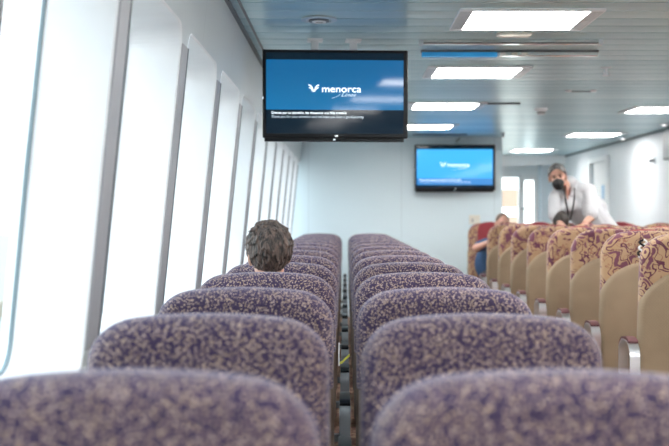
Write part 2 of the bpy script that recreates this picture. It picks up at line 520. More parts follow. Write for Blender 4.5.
# door in the right wall: frame, leaf, notice, handle
door = structure('door_1', B((XR + .02, XR + .06, DY0, DY1, 0, DZ)), M['doorwhite'])
structure('door_frame', B((XR - .045, XR, DY0 - .075, DY0, 0, DZ + .07), (XR - .045, XR, DY1, DY1 + .075, 0, DZ + .07), (XR - .045, XR, DY0, DY1, DZ, DZ + .07)), M['white'], door)
structure('door_seal', B((XR - .002, XR + .02, DY0, DY0 + .012, 0, DZ), (XR - .002, XR + .02, DY1 - .012, DY1, 0, DZ)), M['greyblue'], door)
bm = bmesh.new(); tube(bm, [(XR + .02, DY0 + .10, 1.02), (XR - .04, DY0 + .10, 1.02), (XR - .04, DY0 + .22, 1.02)], 0.011)
structure('door_handle', bm, M['chrome'], door)
tag(from_bm('door_notice', B((XR + .014, XR + .02, 14.66, 14.80, 1.54, 1.74)), M['bluesign']), 'pale blue notice fixed to the white door in the right wall', 'notice')

# end of the passage: glazed opening with a peach bulkhead outside, white door leaf, grey-blue panel
ex0, ex1 = 2.72, 3.40
structure('wall_end', B((XP, ex0, YE, YE + .1, 0, CEIL), (ex0, ex1, YE, YE + .1, 2.02, CEIL), (ex1, XR + .1, YE, YE + .1, 0, CEIL)), M['white'])
win = structure('window_40', B((ex0, ex0 + .03, YE - .02, YE + .1, 0, 2.0), (3.06, 3.09, YE - .02, YE + .1, 0, 2.0), (ex0, 3.09, YE - .02, YE + .1, 1.97, 2.02)), M['white'])
structure('pane', B((ex0 + .03, 3.06, YE + .03, YE + .036, 0, 1.97)), M['glass'], win)
structure('wall_outside', B((2.3, 3.3, YE + 1.3, YE + 1.4, 1.45, 1.80), (2.3, 3.3, YE + 1.3, YE + 1.4, 1.05, 1.28)), M['peach'])
door2 = structure('door_2', B((3.09, 3.16, YE + .0, YE + .04, 0, 2.02), (3.33, 3.40, YE + .0, YE + .04, 0, 2.02), (3.16, 3.33, YE, YE + .04, 1.92, 2.02), (3.16, 3.33, YE, YE + .04, 0, 0.9)), M['doorwhite'])
structure('pane', B((3.16, 3.33, YE + .01, YE + .016, 0.9, 1.92)), M['glass'], door2)
bm = bmesh.new(); tube(bm, [(3.115, YE, 1.42), (3.115, YE - .05, 1.42), (3.17, YE - .05, 1.42)], 0.012)
structure('door_handle', bm, M['greydark'], door2)
structure('wall_panel', B((3.40, XR, YE - .30, YE, 0, CEIL)), M['greyblue'])
structure('trim_41', B((XP, XR, YE - .9, YE - .82, CEIL - .16, CEIL)), M['white'])

# outside: quay below the ship and a low harbour wall
structure('ground', B((-400, -3.0, -200, 400, -6.4, -6.2)), M['ground'])
structure('exterior_harbour_wall', B((-26, -25, -50, 250, -6.2, -5.1)), M['harbour'])

# ------------------------------------------------------------------ seats
def outline(w, z0, z1, r, rb, arch=0.0, taper=0.0, e=2.3):
    """upright rounded panel outline, counter-clockwise from bottom right"""
    pts = []
    h = w / 2
    def corner(cx, cz_, rad, a0):
        n = 9
        for i in range(n + 1):
            a = a0 + PI/2*i/n; c, s = math.cos(a), math.sin(a)
            pts.append((cx + rad*math.copysign(abs(c)**(2/e), c), cz_ + rad*math.copysign(abs(s)**(2/e), s)))
    corner(-h + rb, z0 + rb, rb, PI); corner(h - rb, z0 + rb, rb, -PI/2)
    corner(h - r, z1 - r, r, 0)
    for i in range(1, 8): pts.append((h - r - (w - 2*r)*i/8, z1))
    corner(-h + r, z1 - r, r, PI/2)
    out = []
    for x, z in pts:
        t = (z - z0)/(z1 - z0)
        z += arch*(max(0, t)**4)*(1 - (x/h)**2) - arch*(max(0, t)**4)*0.5
        out.append((x*(1 - taper*t), z))
    return out

def cushion(bm, pts, prof, fn, bulge0=0.0, bulge1=0.0):
    """prof: (inset, depth) rings over an outline; fn maps (x, depth, z) to space; domed caps"""
    n = len(pts)
    cx = sum(p[0] for p in pts)/n; cz_ = (min(p[1] for p in pts) + max(p[1] for p in pts))/2
    nor = []
    for i in range(n):
        a, b = pts[i-1], pts[(i+1) % n]
        dx, dz = b[0]-a[0], b[1]-a[1]; L = math.hypot(dx, dz) or 1
        nor.append((dz/L, -dx/L))
    def mk(ps, d): return [bm.verts.new(fn(x, d, z)) for x, z in ps]
    def inset(k): return [(p[0] - q[0]*k, p[1] - q[1]*k) for p, q in zip(pts, nor)]
    rings = [mk(inset(k), d) for k, d in prof]
    def cap(k, d, sgn, bulge):
        ps = inset(k); out = []
        for s in (0.82, 0.6, 0.36, 0.14):
            out.append(mk([(cx + (x-cx)*s, cz_ + (z-cz_)*s) for x, z in ps], d + sgn*bulge*(1 - s*s)))
        return out
    pre = cap(*prof[0], -1, bulge0)[::-1]; post = cap(*prof[-1], 1, bulge1)
    allr = pre + rings + post
    for a, b in zip(allr, allr[1:]):
        for j in range(n): bm.faces.new((a[j], a[(j+1) % n], b[(j+1) % n], b[j]))
    bm.faces.new(allr[0][::-1]); bm.faces.new(allr[-1])

def recline(top, ang):
    k = math.tan(ang)
    return lambda x, d, z: (x, d + (top - z)*k, z)

def round_prof(t, r, d0=0.0):
    """edge profile of a cushion of thickness t with edge radius r"""
    out = []
    for i in range(6):
        a = PI/2*i/5; out.append((r*(1 - math.sin(a)), d0 + r*(1 - math.cos(a))))
    for i in range(6):
        a = PI/2*i/5; out.append((r*(1 - math.cos(a)), d0 + t - r + r*math.sin(a)))
    return out

SEATW = 0.515
def seat_base(root, fabric):
    # cushion: outline in plan, built by mapping (x, d, z) -> lying flat
    bm = bmesh.new()
    pts = outline(0.47, 0.0, 0.43, 0.06, 0.04)
    cushion(bm, pts, round_prof(0.12, 0.045), lambda x, d, z: (x, 0.16 + z, 0.34 + d), 0.0, 0.012)
    from_bm('seat_cushion', bm, fabric, root, True)
    for s in (-1, 1):
        bm = bmesh.new()
        box(bm, s*0.19 - .02, s*0.19 + .02, 0.22, 0.26, 0.02, 0.35, bev=0.006)
        box(bm, s*0.19 - .03, s*0.19 + .03, 0.10, 0.48, 0.0, 0.025, bev=0.006)
        from_bm('leg', bm, M['frame'], root, False)
    from_bm('seat_frame', B((-0.23, 0.23, 0.13, 0.55, 0.305, 0.345), bev=0.008), M['frame'], root)

def armrest(root, x, w, y0, y1, ztop, bar='chrome', cr=0.055):
    """flat aluminium bar bent into an inverted U with a pad along its top"""
    def path(off, zb):
        pts = [(y0 + off, zb)]
        r = cr - off
        for i in range(9):
            a = PI - PI/2*i/8; pts.append((y0 + cr + r*math.cos(a), ztop - cr + r*math.sin(a)))
        for i in range(9):
            a = PI/2 - PI/2*i/8; pts.append((y1 - cr + r*math.cos(a), ztop - cr + r*math.sin(a)))
        pts.append((y1 - off, zb))
        return pts
    def sweep(bm, A, Bp, xa, xb):
        q = [[bm.verts.new((xx, p[0], p[1])) for xx, p in ((xa, a), (xb, a), (xb, b), (xa, b))] for a, b in zip(A, Bp)]
        for s, t in zip(q, q[1:]):
            for j in range(4): bm.faces.new((s[j], s[(j+1) % 4], t[(j+1) % 4], t[j]))
        bm.faces.new(q[0][::-1]); bm.faces.new(q[-1])
    bm = bmesh.new(); sweep(bm, path(0, 0.30), path(0.009, 0.30), x - w/2, x + w/2)
    # bracket tying the arm to the seat frame
    box(bm, min(x, 0), max(x, 0), y0 + 0.02, y0 + 0.06, 0.305, 0.335)
    a = from_bm('armrest', bm, M[bar], root, 'auto')
    A, Bp = path(-0.012, 0), path(0.0, 0)
    bm = bmesh.new(); sweep(bm, A[6:-3], Bp[6:-3], x - w/2 + .001, x + w/2 - .001)
    from_bm('armrest_pad', bm, M['pad' if bar == 'chrome' else 'black'], a, 'auto')

def make_purple():
    root = thing('ferry_seat', (0, 0, 0), 'x', 'seat')
    top = 1.089
    f = recline(top, math.radians(7))
    bm = bmesh.new(); cushion(bm, outline(SEATW - .014, 0.36, top - .007, 0.10, 0.05, 0.02), round_prof(0.095, 0.040, 0.007), f, 0.0, 0.02)
    from_bm('backrest', bm, M['brown'], root, True)
    bm = bmesh.new(); cushion(bm, outline(SEATW, 0.80, top, 0.105, 0.012, 0.024), round_prof(0.110, 0.047), f, 0.004, 0.02)
    from_bm('headrest_cover', bm, M['speckle'], root, True)
    seat_base(root, M['speckle'])
    return root

def make_tan():
    root = thing('ferry_seat', (0, 0, 0), 'x', 'seat')
    top = 1.205
    f = recline(top, math.radians(6))
    bm = bmesh.new(); cushion(bm, outline(SEATW, 0.38, top, 0.13, 0.04, 0.03, 0.0), round_prof(0.10, 0.04, 0.0), f, 0.0, 0.0)
    from_bm('backrest', bm, M['paisley'], root, True)
    # arched tan panel over the lower back, standing proud
    pts = []
    h = SEATW/2 + 0.006
    for i in range(9): pts.append((-h + 2*h*i/8, 0.36))
    for i in range(1, 5): pts.append((h, 0.36 + 0.47*i/5))
    n = 26
    for i in range(n + 1):
        a = PI*i/n; c = math.cos(a)
        pts.append((h*c, 0.835 + 0.205*max(0.0, math.sin(a))))
    for i in range(4, 0, -1): pts.append((-h, 0.36 + 0.47*i/5))
    bm = bmesh.new(); cushion(bm, pts, round_prof(0.085, 0.026, -0.022), f, 0.012, 0.0)
    from_bm('back_panel', bm, M['tan'], root, True)
    # burgundy front cushion, its top edge showing above the shell
    bm = bmesh.new(); cushion(bm, outline(SEATW - .22, 0.42, top + .008, 0.08, 0.04, 0.03), round_prof(0.05, 0.02, 0.085), f, 0.0, 0.02)
    from_bm('front_cushion', bm, M['red'], root, True)
    seat_base(root, M['tan'])
    return root

def copy_tree(o, parent=None):
    c = o.copy(); C.objects.link(c); c.parent = parent
    for ch in o.children: copy_tree(ch, c)
    return c

ORD = ['nearest', 'second', 'third', 'fourth', 'fifth', 'sixth', 'seventh', 'eighth', 'ninth', 'tenth', 'eleventh', 'twelfth', 'thirteenth', 'fourteenth']
purple_gap = make_purple(); armrest(purple_gap, SEATW/2 + 0.033, 0.040, 0.02, 0.27, 0.62, 'greydark')
purple_aisle = make_purple(); armrest(purple_aisle, SEATW/2 + 0.040, 0.048, 0.02, 0.27, 0.66)
PROW = [1.33 + 0.79*i for i in range(14)]
for col, (x, proto, side) in enumerate(((-0.291, purple_gap, 'window-side column'), (0.291, purple_aisle, 'aisle-side column'))):
    for i, d in enumerate(PROW):
        s = proto if i == 0 else copy_tree(proto)
        s.location = (x, d, 0)
        where = 'nearest row to the camera' if i == 0 else ('last row before the far wall' if i == 13 else '%s row from the camera' % ORD[i])
        tag(s, 'purple and gold speckled seat, %s, %s' % (side, where), 'seat', 'purple speckled seats left of the aisle')

tan = make_tan(); armrest(tan, -SEATW/2 - 0.042, 0.052, 0.0, 0.215, 0.680, 'chrome', 0.085)
TROW = [5.09, 5.87, 6.66, 7.45, 8.27, 9.07, 9.83, 10.62]
XC = [1.487 + 0.2575, 2.083 + 0.2575, 3.06 + 0.2575]
used = False
names = ['aisle column', 'second column from the aisle', 'column along the right wall']
for c in range(3):
    for i, d in enumerate(TROW):
        if c == 1 and d < 6.0: continue
        if c == 2 and d < 9.0: continue
        s = tan if not used else copy_tree(tan); used = True
        s.location = (XC[c], d, 0)
        where = 'nearest row to the camera' if i == 0 else ('last row' if i == 7 else '%s row from the camera' % ORD[i])
        if c == 2: where = {5: 'nearest visible row', 6: 'middle visible row', 7: 'last visible row'}[i]
        tag(s, 'tan seat with gold paisley headrest, %s, %s' % (names[c], where), 'seat', 'tan paisley seats right of the aisle')
for c, lab in ((0, 'tan paisley seat facing the camera, holding the man in blue'), (1, 'tan paisley seat facing the camera, second from the aisle'), (2, 'tan paisley seat facing the camera, nearest the right wall')):
    s = copy_tree(tan); s.location = (XC[c], 12.42, 0); s.rotation_euler = (0, 0, PI)
    tag(s, lab, 'seat', 'seats facing the camera at the far end')

# ------------------------------------------------------------------ televisions
def text(name, body, size, loc, mat, parent, align='LEFT', bold=0.0, sx=1.0, shear=0.0):
    cu = bpy.data.curves.new('lettering_source', 'FONT'); cu.body = body; cu.size = size; cu.align_x = align
    cu.offset = bold; cu.shear = shear; cu.extrude = 0.0004
    o = bpy.data.objects.new('lettering_source', cu); C.objects.link(o)
    dg = bpy.context.evaluated_depsgraph_get()
    me = bpy.data.meshes.new_from_object(o.evaluated_get(dg)); me.name = name
    me.materials.clear(); me.materials.append(mat)
    r = bpy.data.objects.new(name, me); C.objects.link(r)
    r.parent = parent; r.location = loc; r.rotation_euler = (PI/2, 0, 0); r.scale = (sx, 1, 1)
    bpy.data.objects.remove(o); bpy.data.curves.remove(cu)
    r.name = name
    return r

def wing_logo(bm, cx, cz_, s, y):
    """two mirrored pairs of swept feather strokes meeting at the foot"""
    for sg in (-1, 1):
        for p0, p1, p2, w0, w1 in (((1.0, .62), (.30, .62), (.10, -.62), .22, .14), ((.92, .12), (.46, .18), (.34, -.50), .18, .06)):
            path = [((1-t)**2*p0[0] + 2*t*(1-t)*p1[0] + t*t*p2[0], (1-t)**2*p0[1] + 2*t*(1-t)*p1[1] + t*t*p2[1]) for t in (i/10 for i in range(11))]
            vs = []
            for i, p in enumerate(path):
                a, b = path[max(0, i-1)], path[min(10, i+1)]
                dx, dz = b[0]-a[0], b[1]-a[1]; q = math.hypot(dx, dz); w = (w0 + (w1 - w0)*i/10)/2
                vs.append(tuple(bm.verts.new((cx + sg*(p[0] + k_*dz/q*w)*s, y, cz_ + (p[1] - k_*dx/q*w)*s)) for k_ in (-1, 1)))
            for p, q in zip(vs, vs[1:]): bm.faces.new((p[0], p[1], q[1], q[0]))

def make_tv(loc, w, h, label, scr, band, rot, bracket, detail):
    root = thing('television', loc, label, 'television')
    root.rotation_euler = rot
    f = 0.0                                      # front plane at local y = 0
    bz = w*0.021
    bm = bmesh.new()
    t, b_ = h/2, -h/2
    box(bm, -w/2, w/2, 0.0, 0.05, b_, t, bev=0.006)
    box(bm, -w*0.36, w*0.36, 0.045, 0.085, b_ + h*.15, t - h*.12, bev=0.01)
    from_bm('casing', bm, M['black'], root)
    # picture area
    x0, x1 = -w/2 + bz*1.2, w/2 - bz*1.5
    zt, zm, zb = t - h*0.115, -h*0.18, -h*0.325
    if not detail: zt, zm, zb = t - h*0.10, -h*0.24, -h*0.385
    from_bm('black_border', B((x0, x1, -0.0012, 0.001, b_ + h*.05, t - bz)), M['screenoff'], root)
    from_bm('screen', B((x0, x1, -0.0025, 0.001, zm, zt)), scr, root)
    from_bm('caption_band', B((x0, x1, -0.0024, 0.001, zb, zm)), band, root)
    lx = -w*0.155; lz = h*0.055
    bm = bmesh.new(); wing_logo(bm, lx + w*.006, lz + .003, w*0.036, -0.0034)
    from_bm('logo', bm, M['lettering'], root)
    text('brand_lettering', 'menorca', w*0.067, (lx + w*0.058, -0.0034, lz - w*0.021), M['lettering'], root, bold=0.0, sx=1.15)
    text('script_lettering', 'Lines', w*0.036, (lx + w*0.19, -0.0034, lz - w*0.050), M['lettering_dim'], root, sx=1.35, shear=0.45)
    bm = bmesh.new(); tube(bm, [(lx + w*(0.13 + .06*i/10), -0.0034, lz - w*(0.062 - .028*(i/10)**1.6)) for i in range(11)], w*0.0012, 5)
    from_bm('script_flourish', bm, M['lettering_dim'], root)
    text('caption_lettering', 'Gracias por su atención, les deseamos una feliz travesía', w*0.0242, (x0 + w*0.035, -0.0034, zm - h*0.048), M['lettering'], root, bold=w*0.0001, sx=0.95)
    text('caption_lettering', 'Thank you for your attention and we hope you have a good journey', w*0.0232, (x0 + w*0.035, -0.0034, zm - h*0.092), M['lettering_dim'], root, sx=0.99)
    text('maker_badge', 'LG', w*0.018, (0.006, -0.0015, b_ + h*0.015), M['lettering'], root, align='CENTER')
    from_bm('lower_rail', B((-w/2 + .01, w/2 - .02, 0.01, 0.05, b_ - h*.04, b_ + .004), bev=0.004), M['black'], root)
    from_bm('indicator_light', B((-.012, .0, -0.001, 0.012, b_ - h*.025, b_ - h*.01)), M['lettering_dim'], root)
    from_bm('side_marker', B((-w/2 - .002, -w/2 + .006, -0.002, 0.01, -h*.06, -h*.035)), M['lettering_dim'], root)
    if bracket:
        for x in (-0.115, 0.105):
            bm = bmesh.new()
            box(bm, x - .021, x + .021, 0.055, 0.095, 0.0, CEIL - loc[2] - .001, bev=0.003)
            box(bm, x - .045, x + .045, 0.02, 0.13, CEIL - loc[2] - .012, CEIL - loc[2] - .001, bev=0.002)
            from_bm('mount_bracket', bm, M['white'], root)
    else:
        bm = bmesh.new(); box(bm, -0.12, 0.12, 0.05, 0.16, -0.1, 0.1)
        from_bm('mount_bracket', bm, M['greydark'], root)
        bm = bmesh.new(); tube(bm, [(0.02, .06, h/2 - .01), (0.03, .07, h/2 + .05), (.07, .09, h/2 + .09), (.06, .11, h/2 + .14)], 0.006)
        from_bm('cable', bm, M['greydark'], root)
    return root

YT = 5.77
make_tv(((335.5 - 345)*YT/FPX, YT, EYE + (215 - 94)*YT/FPX), 0.822, 0.497, 'large black television hanging from the ceiling over the purple seats', M['screen1'], M['screenoff'], (math.radians(1.3), 0, math.radians(3.2)), True, True)
YT2 = 13.02
make_tv(((455 - 345)*YT2/FPX, YT2, EYE + (215 - 167.5)*YT2/FPX), 1.025, 0.58, 'bright blue television mounted on the far wall', M['screen2'], M['band2'], (0, 0, 0), False, False)

# ------------------------------------------------------------------ ceiling fittings
def panel_light(x, y, label):
    root = thing('ceiling_light', (x, y, CEIL), label, 'ceiling light', 'square ceiling light panels')
    bm = bmesh.new()
    qs = [[bm.verts.new((sx_*a, sy_*b, z)) for sx_, sy_ in ((-1, -1), (1, -1), (1, 1), (-1, 1))] for a, b, z in ((.352, .270, .006), (.352, .270, -.014), (.349, .246, -.014), (.349, .246, .006))]
    for p, q in zip(qs, qs[1:] + qs[:1]):
        for j in range(4): bm.faces.new((p[j], p[(j+1) % 4], q[(j+1) % 4], q[j]))
    from_bm('light_frame', bm, M['white'], root)
    for s in (-1, 1):
        bm = bmesh.new(); box(bm, min(s*.285, s*.35), max(s*.285, s*.35), -0.245, 0.245, -0.012, 0.006, bev=0.002)
        for k in range(5): disc_lathe(bm, [(0.010, -0.0135), (0.010, -0.011)], (s*.32, -0.18 + .09*k, 0), 10)
        from_bm('end_cap', bm, M['lampend'], root)
    from_bm('light_diffuser', B((-0.285, 0.285, -0.245, 0.245, -0.010, 0.004)), M['lamp'], root)
    return root
XA = 0.91
for y, lab in ((-5.2, 'white ceiling light panel by the rear wall'), (-3.2, 'white ceiling light panel behind the camera, toward the rear wall'), (-1.15, 'white ceiling light panel behind the camera, farther one'), (0.9, 'white ceiling light panel just above and behind the camera'), (2.97, 'white ceiling light panel overhead, before the hanging television'),
               (5.20, 'large bright ceiling light panel at the top of the picture'), (7.12, 'ceiling light panel just past the ceiling strip with the painted blue reflection'),
               (9.30, 'ceiling light panel beside the hanging television, third from front'), (11.5, 'ceiling light panel nearest above the far wall television')):
    panel_light(XA, y, lab)
for x, y, lab in ((3.0, -4.0, 'white ceiling light panel near the right wall, by the rear wall'), (3.0, -1.5, 'white ceiling light panel near the right wall, behind the camera'), (3.0, 1.0, 'white ceiling light panel near the right wall, beside the camera'), (3.0, 3.2, 'white ceiling light panel near the right wall, second from the camera'), (3.0, 5.3, 'white ceiling light panel near the right wall, third from the camera'), (3.0, 7.4, 'white ceiling light panel near the right wall, just out of frame'),
                  (3.0, 9.65, 'ceiling light panel cut by the right edge of the picture'), (3.08, 12.65, 'ceiling light panel above the standing man, toward the right wall'), (2.88, 15.7, 'small far ceiling light panel in the side passage')):
    panel_light(x, y, lab)

# round air diffuser of nested rings
root = thing('air_diffuser', ((319 - 345)*5.19/FPX, 5.19, CEIL), 'round slotted air diffuser in the ceiling above the hanging television', 'air vent')
bm = bmesh.new(); disc_lathe(bm, [(0.060, 0.0), (0.090, -0.004), (0.092, -0.012), (0.066, -0.014), (0.060, -0.004)], (0, 0, 0))
from_bm('outer_ring', bm, M['lampend'], root, 'auto')
bm = bmesh.new(); disc_lathe(bm, [(0.010, 0.0), (0.050, -0.006), (0.052, -0.018), (0.012, -0.02)], (0, 0, 0))
from_bm('centre_cone', bm, M['greydark'], root, 'auto')
bm = bmesh.new(); disc_lathe(bm, [(0.024, -0.012), (0.024, -0.024), (0.036, -0.022), (0.036, -0.012)], (0, 0, 0)); from_bm('inner_ring', bm, M['white'], root, 'auto')
bm = bmesh.new(); disc_lathe(bm, [(0.061, 0.004), (0.061, -0.003)], (0, 0, 0))
from_bm('throat', bm, M['black'], root)

# long strip fittings across the ceiling
def rail(x0, x1, y, label, kind):
    cx = (x0 + x1)/2
    root = thing('ceiling_strip', (cx, y, CEIL), label, 'ceiling strip', 'slim strips across the ceiling')
    h = (x1 - x0)/2
    if kind == 'metal':
        from_bm('channel', B((-h, h, -0.018, 0.018, -0.026, 0.0), bev=0.003), M['steel'], root)
        from_bm('slot', B((-h + .01, h - .01, -0.0195, -0.012, -0.024, -0.016)), M['greydark'], root)
        for s in (-1, 1): from_bm('end_cap', B((s*h - .012, s*h + .012, -0.022, 0.022, -0.030, 0.0), bev=0.003), M['lampend'], root)
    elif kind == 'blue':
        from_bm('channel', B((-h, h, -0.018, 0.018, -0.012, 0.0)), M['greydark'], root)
        from_bm('blue_reflection', B((-h + .005, -h*0.14, -0.022, 0.022, -0.040, -0.012), bev=0.004), M['blue'], root)  # blue screen reflection in the polished strip, painted as its own block
        from_bm('silver_half', B((-h*0.14 + .01, h - .005, -0.022, 0.022, -0.036, -0.012), bev=0.004), M['steel'], root)
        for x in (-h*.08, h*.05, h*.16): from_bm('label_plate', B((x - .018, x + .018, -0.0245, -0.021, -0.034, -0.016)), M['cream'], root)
    else:
        from_bm('channel', B((-h, h, -0.014, 0.014, -0.014, 0.0), bev=0.002), M['greydark'], root)
def cx_(px, dy): return (px - 345)/dy
rail(cx_(421, 175), cx_(600, 175), 1/175*FPX, 'slim polished metal strip across the ceiling, nearest of them', 'metal')
rail(cx_(421, 165), cx_(599, 165), 1/165*FPX + .02, 'silver strip across the ceiling, left half painted as a blue reflection', 'blue')
rail(cx_(474, 112), cx_(520, 112), FPX/112, 'short thin dark ceiling strip beside the third light panel', 'thin')
rail(cx_(413, 81), cx_(467, 81), FPX/81, 'thin dark ceiling strip right above the far television', 'thin')
# cream sign plate
root = thing('ceiling_plate', (cx_(514, 183), FPX/183, CEIL), 'small cream plate on the ceiling between light panel and strips', 'ceiling plate')
from_bm('plate', B((-0.095, 0.095, -0.03, 0.03, -0.022, 0.0), bev=0.005), M['cream'], root)
from_bm('raised_lid', B((-0.08, 0.08, -0.02, 0.02, -0.028, -0.02), bev=0.003), M['cream'], root)

# sprinklers
def sprinkler(px, py, label, s=1.0, m='chrome'):
    dy = 215 - py
    root = thing('sprinkler', (cx_(px, dy), FPX/dy, CEIL), label, 'sprinkler', 'ceiling sprinkler heads')
    bm = bmesh.new(); disc_lathe(bm, [(0.038*s, 0.0), (0.038*s, -0.006*s), (0.016*s, -0.012*s)], (0, 0, 0), 20); from_bm('collar', bm, M[m], root, 'auto')
    bm = bmesh.new(); disc_lathe(bm, [(0.009*s, -0.01*s), (0.009*s, -0.055*s)], (0, 0, 0), 10)
    for q in (-1, 1): tube(bm, [(q*.009*s, 0, -.02*s), (q*.02*s, 0, -.035*s), (q*.006*s, 0, -.056*s)], 0.004*s, 6)
    from_bm('nozzle', bm, M[m], root, 'auto')
    bm = bmesh.new(); disc_lathe(bm, [(0.024*s, -0.055*s), (0.024*s, -0.060*s)], (0, 0, 0), 16); from_bm('deflector', bm, M[m], root, 'auto')
sprinkler(606, 67, 'chrome sprinkler head on the ceiling toward the upper right')
sprinkler(503, 133, 'tiny dark sprinkler above the right edge of the far wall', 0.8, 'greydark')
sprinkler(585, 134, 'tiny dark sprinkler under the light panel above the standing man', 0.8, 'greydark')
# round detector
root = thing('smoke_detector', (cx_(541, 107), FPX/107, CEIL), 'round white smoke detector in the middle of the ceiling', 'detector')
bm = bmesh.new(); disc_lathe(bm, [(0.06, 0.0), (0.06, -0.02), (0.05, -0.032)], (0, 0, 0)); from_bm('base', bm, M['white'], root, 'auto')
bm = bmesh.new(); disc_lathe(bm, [(0.036, -0.03), (0.036, -0.055), (0.022, -0.066)], (0, 0, 0)); from_bm('sensor_head', bm, M['white'], root, 'auto')
bm = bmesh.new(); disc_lathe(bm, [(0.038, -0.040), (0.038, -0.048)], (0, 0, 0)); from_bm('sensor_slot', bm, M['greydark'], root, 'auto')
# pair of small knobs joined by a rod
root = thing('ceiling_rod', (cx_(581, 125), FPX/125, CEIL), 'thin rod between two small white ceiling knobs', 'ceiling rod')
for s in (-1, 1):
    bm = bmesh.new(); disc_lathe(bm, [(0.028, 0.0), (0.028, -0.010), (0.016, -0.018)], (s*0.1, 0, 0), 18); from_bm('knob', bm, M['white'], root, 'auto')
bm = bmesh.new(); tube(bm, [(-0.1, 0, -0.012), (0.1, 0, -0.012)], 0.004); from_bm('rod', bm, M['greydark'], root)
# little round spots along the right wall
for px, py, lab in ((623, 138, 'tiny round ceiling spot above the door wall, middle one'), (664, 124, 'tiny round ceiling spot nearest the right edge of the picture'), (553, 158, 'tiny round ceiling spot glowing at the end of the passage')):
    dy = 215 - py
    root = thing('ceiling_spot', (cx_(px, dy), FPX/dy, CEIL), lab, 'ceiling light', 'tiny round ceiling spots')
    bm = bmesh.new(); disc_lathe(bm, [(0.05, 0.0), (0.05, -0.008), (0.036, -0.012)], (0, 0, 0), 20); from_bm('spot_ring', bm, M['white'], root, 'auto')
    bm = bmesh.new(); ball(bm, (0, 0, -0.010), (0.026, 0.026, 0.014), seg=14); from_bm('spot_lens', bm, M['spot'], root, True)

# right wall fittings
root = thing('wall_screen', (XR, 11.62, EYE + .80), 'dark framed panel on the right wall at the picture edge', 'wall panel')
from_bm('panel_frame', B((-0.05, 0, -0.33, 0.12, -0.17, 0.17), bev=0.006), M['greydark'], root)
from_bm('panel_face', B((-0.053, -0.04, -0.31, 0.10, -0.15, 0.15)), M['pillar'], root)
root = thing('wall_hook', (XR, 12.2, EYE + .655), 'small grey fitting on the white right wall', 'wall fitting')
from_bm('back_plate', B((-0.012, 0, -0.03, 0.03, -0.045, 0.045), bev=0.004), M['lampend'], root)
bm = bmesh.new(); capsule(bm, (-0.01, 0, 0.0), (-0.055, 0, -0.01), 0.016, 0.022, 10, 3); from_bm('knob', bm, M['frame'], root, True)
root = thing('switch_plate', ((474.5 - 345)*YB/FPX, YB, EYE - .06), 'cream switch plate low on the far wall above the end seat', 'switch')
from_bm('plate', B((-0.07, 0.07, -0.012, 0, -0.06, 0.06), bev=0.004), M['cream'], root)
from_bm('switch_toggle', B((-0.035, -0.018, -0.026, -0.01, -0.035, 0.01), bev=0.003), M['frame'], root)

# ------------------------------------------------------------------ people
def head_shapes(bm, c, rot, s=1.0, ears=True, open_mouth=False):
    """skull, jaw, nose, brow, ears; local frame: face looks along -Y"""
    R = rot
    def g(x, y, z): return Vector(c) + R @ Vector((x*s, y*s, z*s))
    def b(x, y, z, r):
        ball(bm, g(x, y, z), tuple(q*s for q in r), R)
    b(0, 0.012, 0.030, (0.076, 0.094, 0.090))       # cranium
    b(0, -0.022, -0.035, (0.062, 0.066, 0.075))     # face
    b(0, -0.040, -0.088, (0.040, 0.042, 0.034))     # chin
    for q in (-1, 1):
        b(q*0.034, -0.052, -0.030, (0.026, 0.028, 0.026))   # cheeks
        b(q*0.034, 0.0, -0.070, (0.026, 0.046, 0.034))      # jaw
        b(q*0.028, -0.076, 0.022, (0.030, 0.014, 0.009))    # brow ridge
        if ears: b(q*0.080, 0.012, -0.008, (0.010, 0.022, 0.034)); b(q*0.078, 0.006, -0.036, (0.008, 0.012, 0.013))
    capsule(bm, g(0, -0.082, 0.010), g(0, -0.104, -0.030), 0.010*s, 0.015*s)   # nose
    for q in (-1, 1): b(q*0.011, -0.092, -0.034, (0.011, 0.011, 0.009))
    b(0, -0.080, -0.058, (0.024, 0.014, 0.007)); b(0, -0.078, -0.069, (0.021, 0.013, 0.008))  # lips
    return g

def face_parts(root, g, s, rot):
    for q in (-1, 1):
        bm = bmesh.new(); ball(bm, g(q*0.030, -0.0735, 0.006), (0.0135*s, 0.011*s, 0.0095*s), rot, 14)
        from_bm('eye', bm, M['eye'], root, True)
        bm = bmesh.new(); capsule(bm, g(q*0.016, -0.090, 0.026), g(q*0.047, -0.080, 0.027), 0.005*s, 0.0035*s, 8, 3)
        from_bm('eyebrow', bm, M['hairdark'], root, True)

def hand(bm, wrist, palm_dir, normal, side, s=1.0, curl=0.4):
    """palm, four bent fingers of unequal length and a thumb off its side"""
    d = Vector(palm_dir).normalized(); n = Vector(normal).normalized(); n = (n - d*n.dot(d)).normalized()
    u = d.cross(n).normalized()*side
    w = Vector(wrist)
    for k, (off, L) in enumerate(((-0.028, 0.068), (-0.010, 0.078), (0.009, 0.074), (0.026, 0.058))):
        root_ = w + d*0.078*s + u*off*s
        capsule(bm, w + d*0.015*s + u*off*0.7*s, root_, 0.014*s, 0.0115*s, 10, 3)
        a = root_ + (d*math.cos(curl*.5) - n*math.sin(curl*.5))*L*0.45*s
        b = a + (d*math.cos(curl*1.3) - n*math.sin(curl*1.3))*L*0.33*s
        e = b + (d*math.cos(curl*2.0) - n*math.sin(curl*2.0))*L*0.25*s
        limb(bm, [root_, a, b, e], [0.0098*s, 0.0088*s, 0.008*s, 0.007*s], n=10, k=3)
    t0 = w + d*0.022*s - u*0.026*s
    t1 = t0 + (d*0.6 - u*0.75 - n*.15).normalized()*0.042*s
    t2 = t1 + (d*0.85 - u*0.35 - n*.3).normalized()*0.034*s
    limb(bm, [t0, t1, t2], [0.014*s, 0.0105*s, 0.0085*s], n=10, k=3)

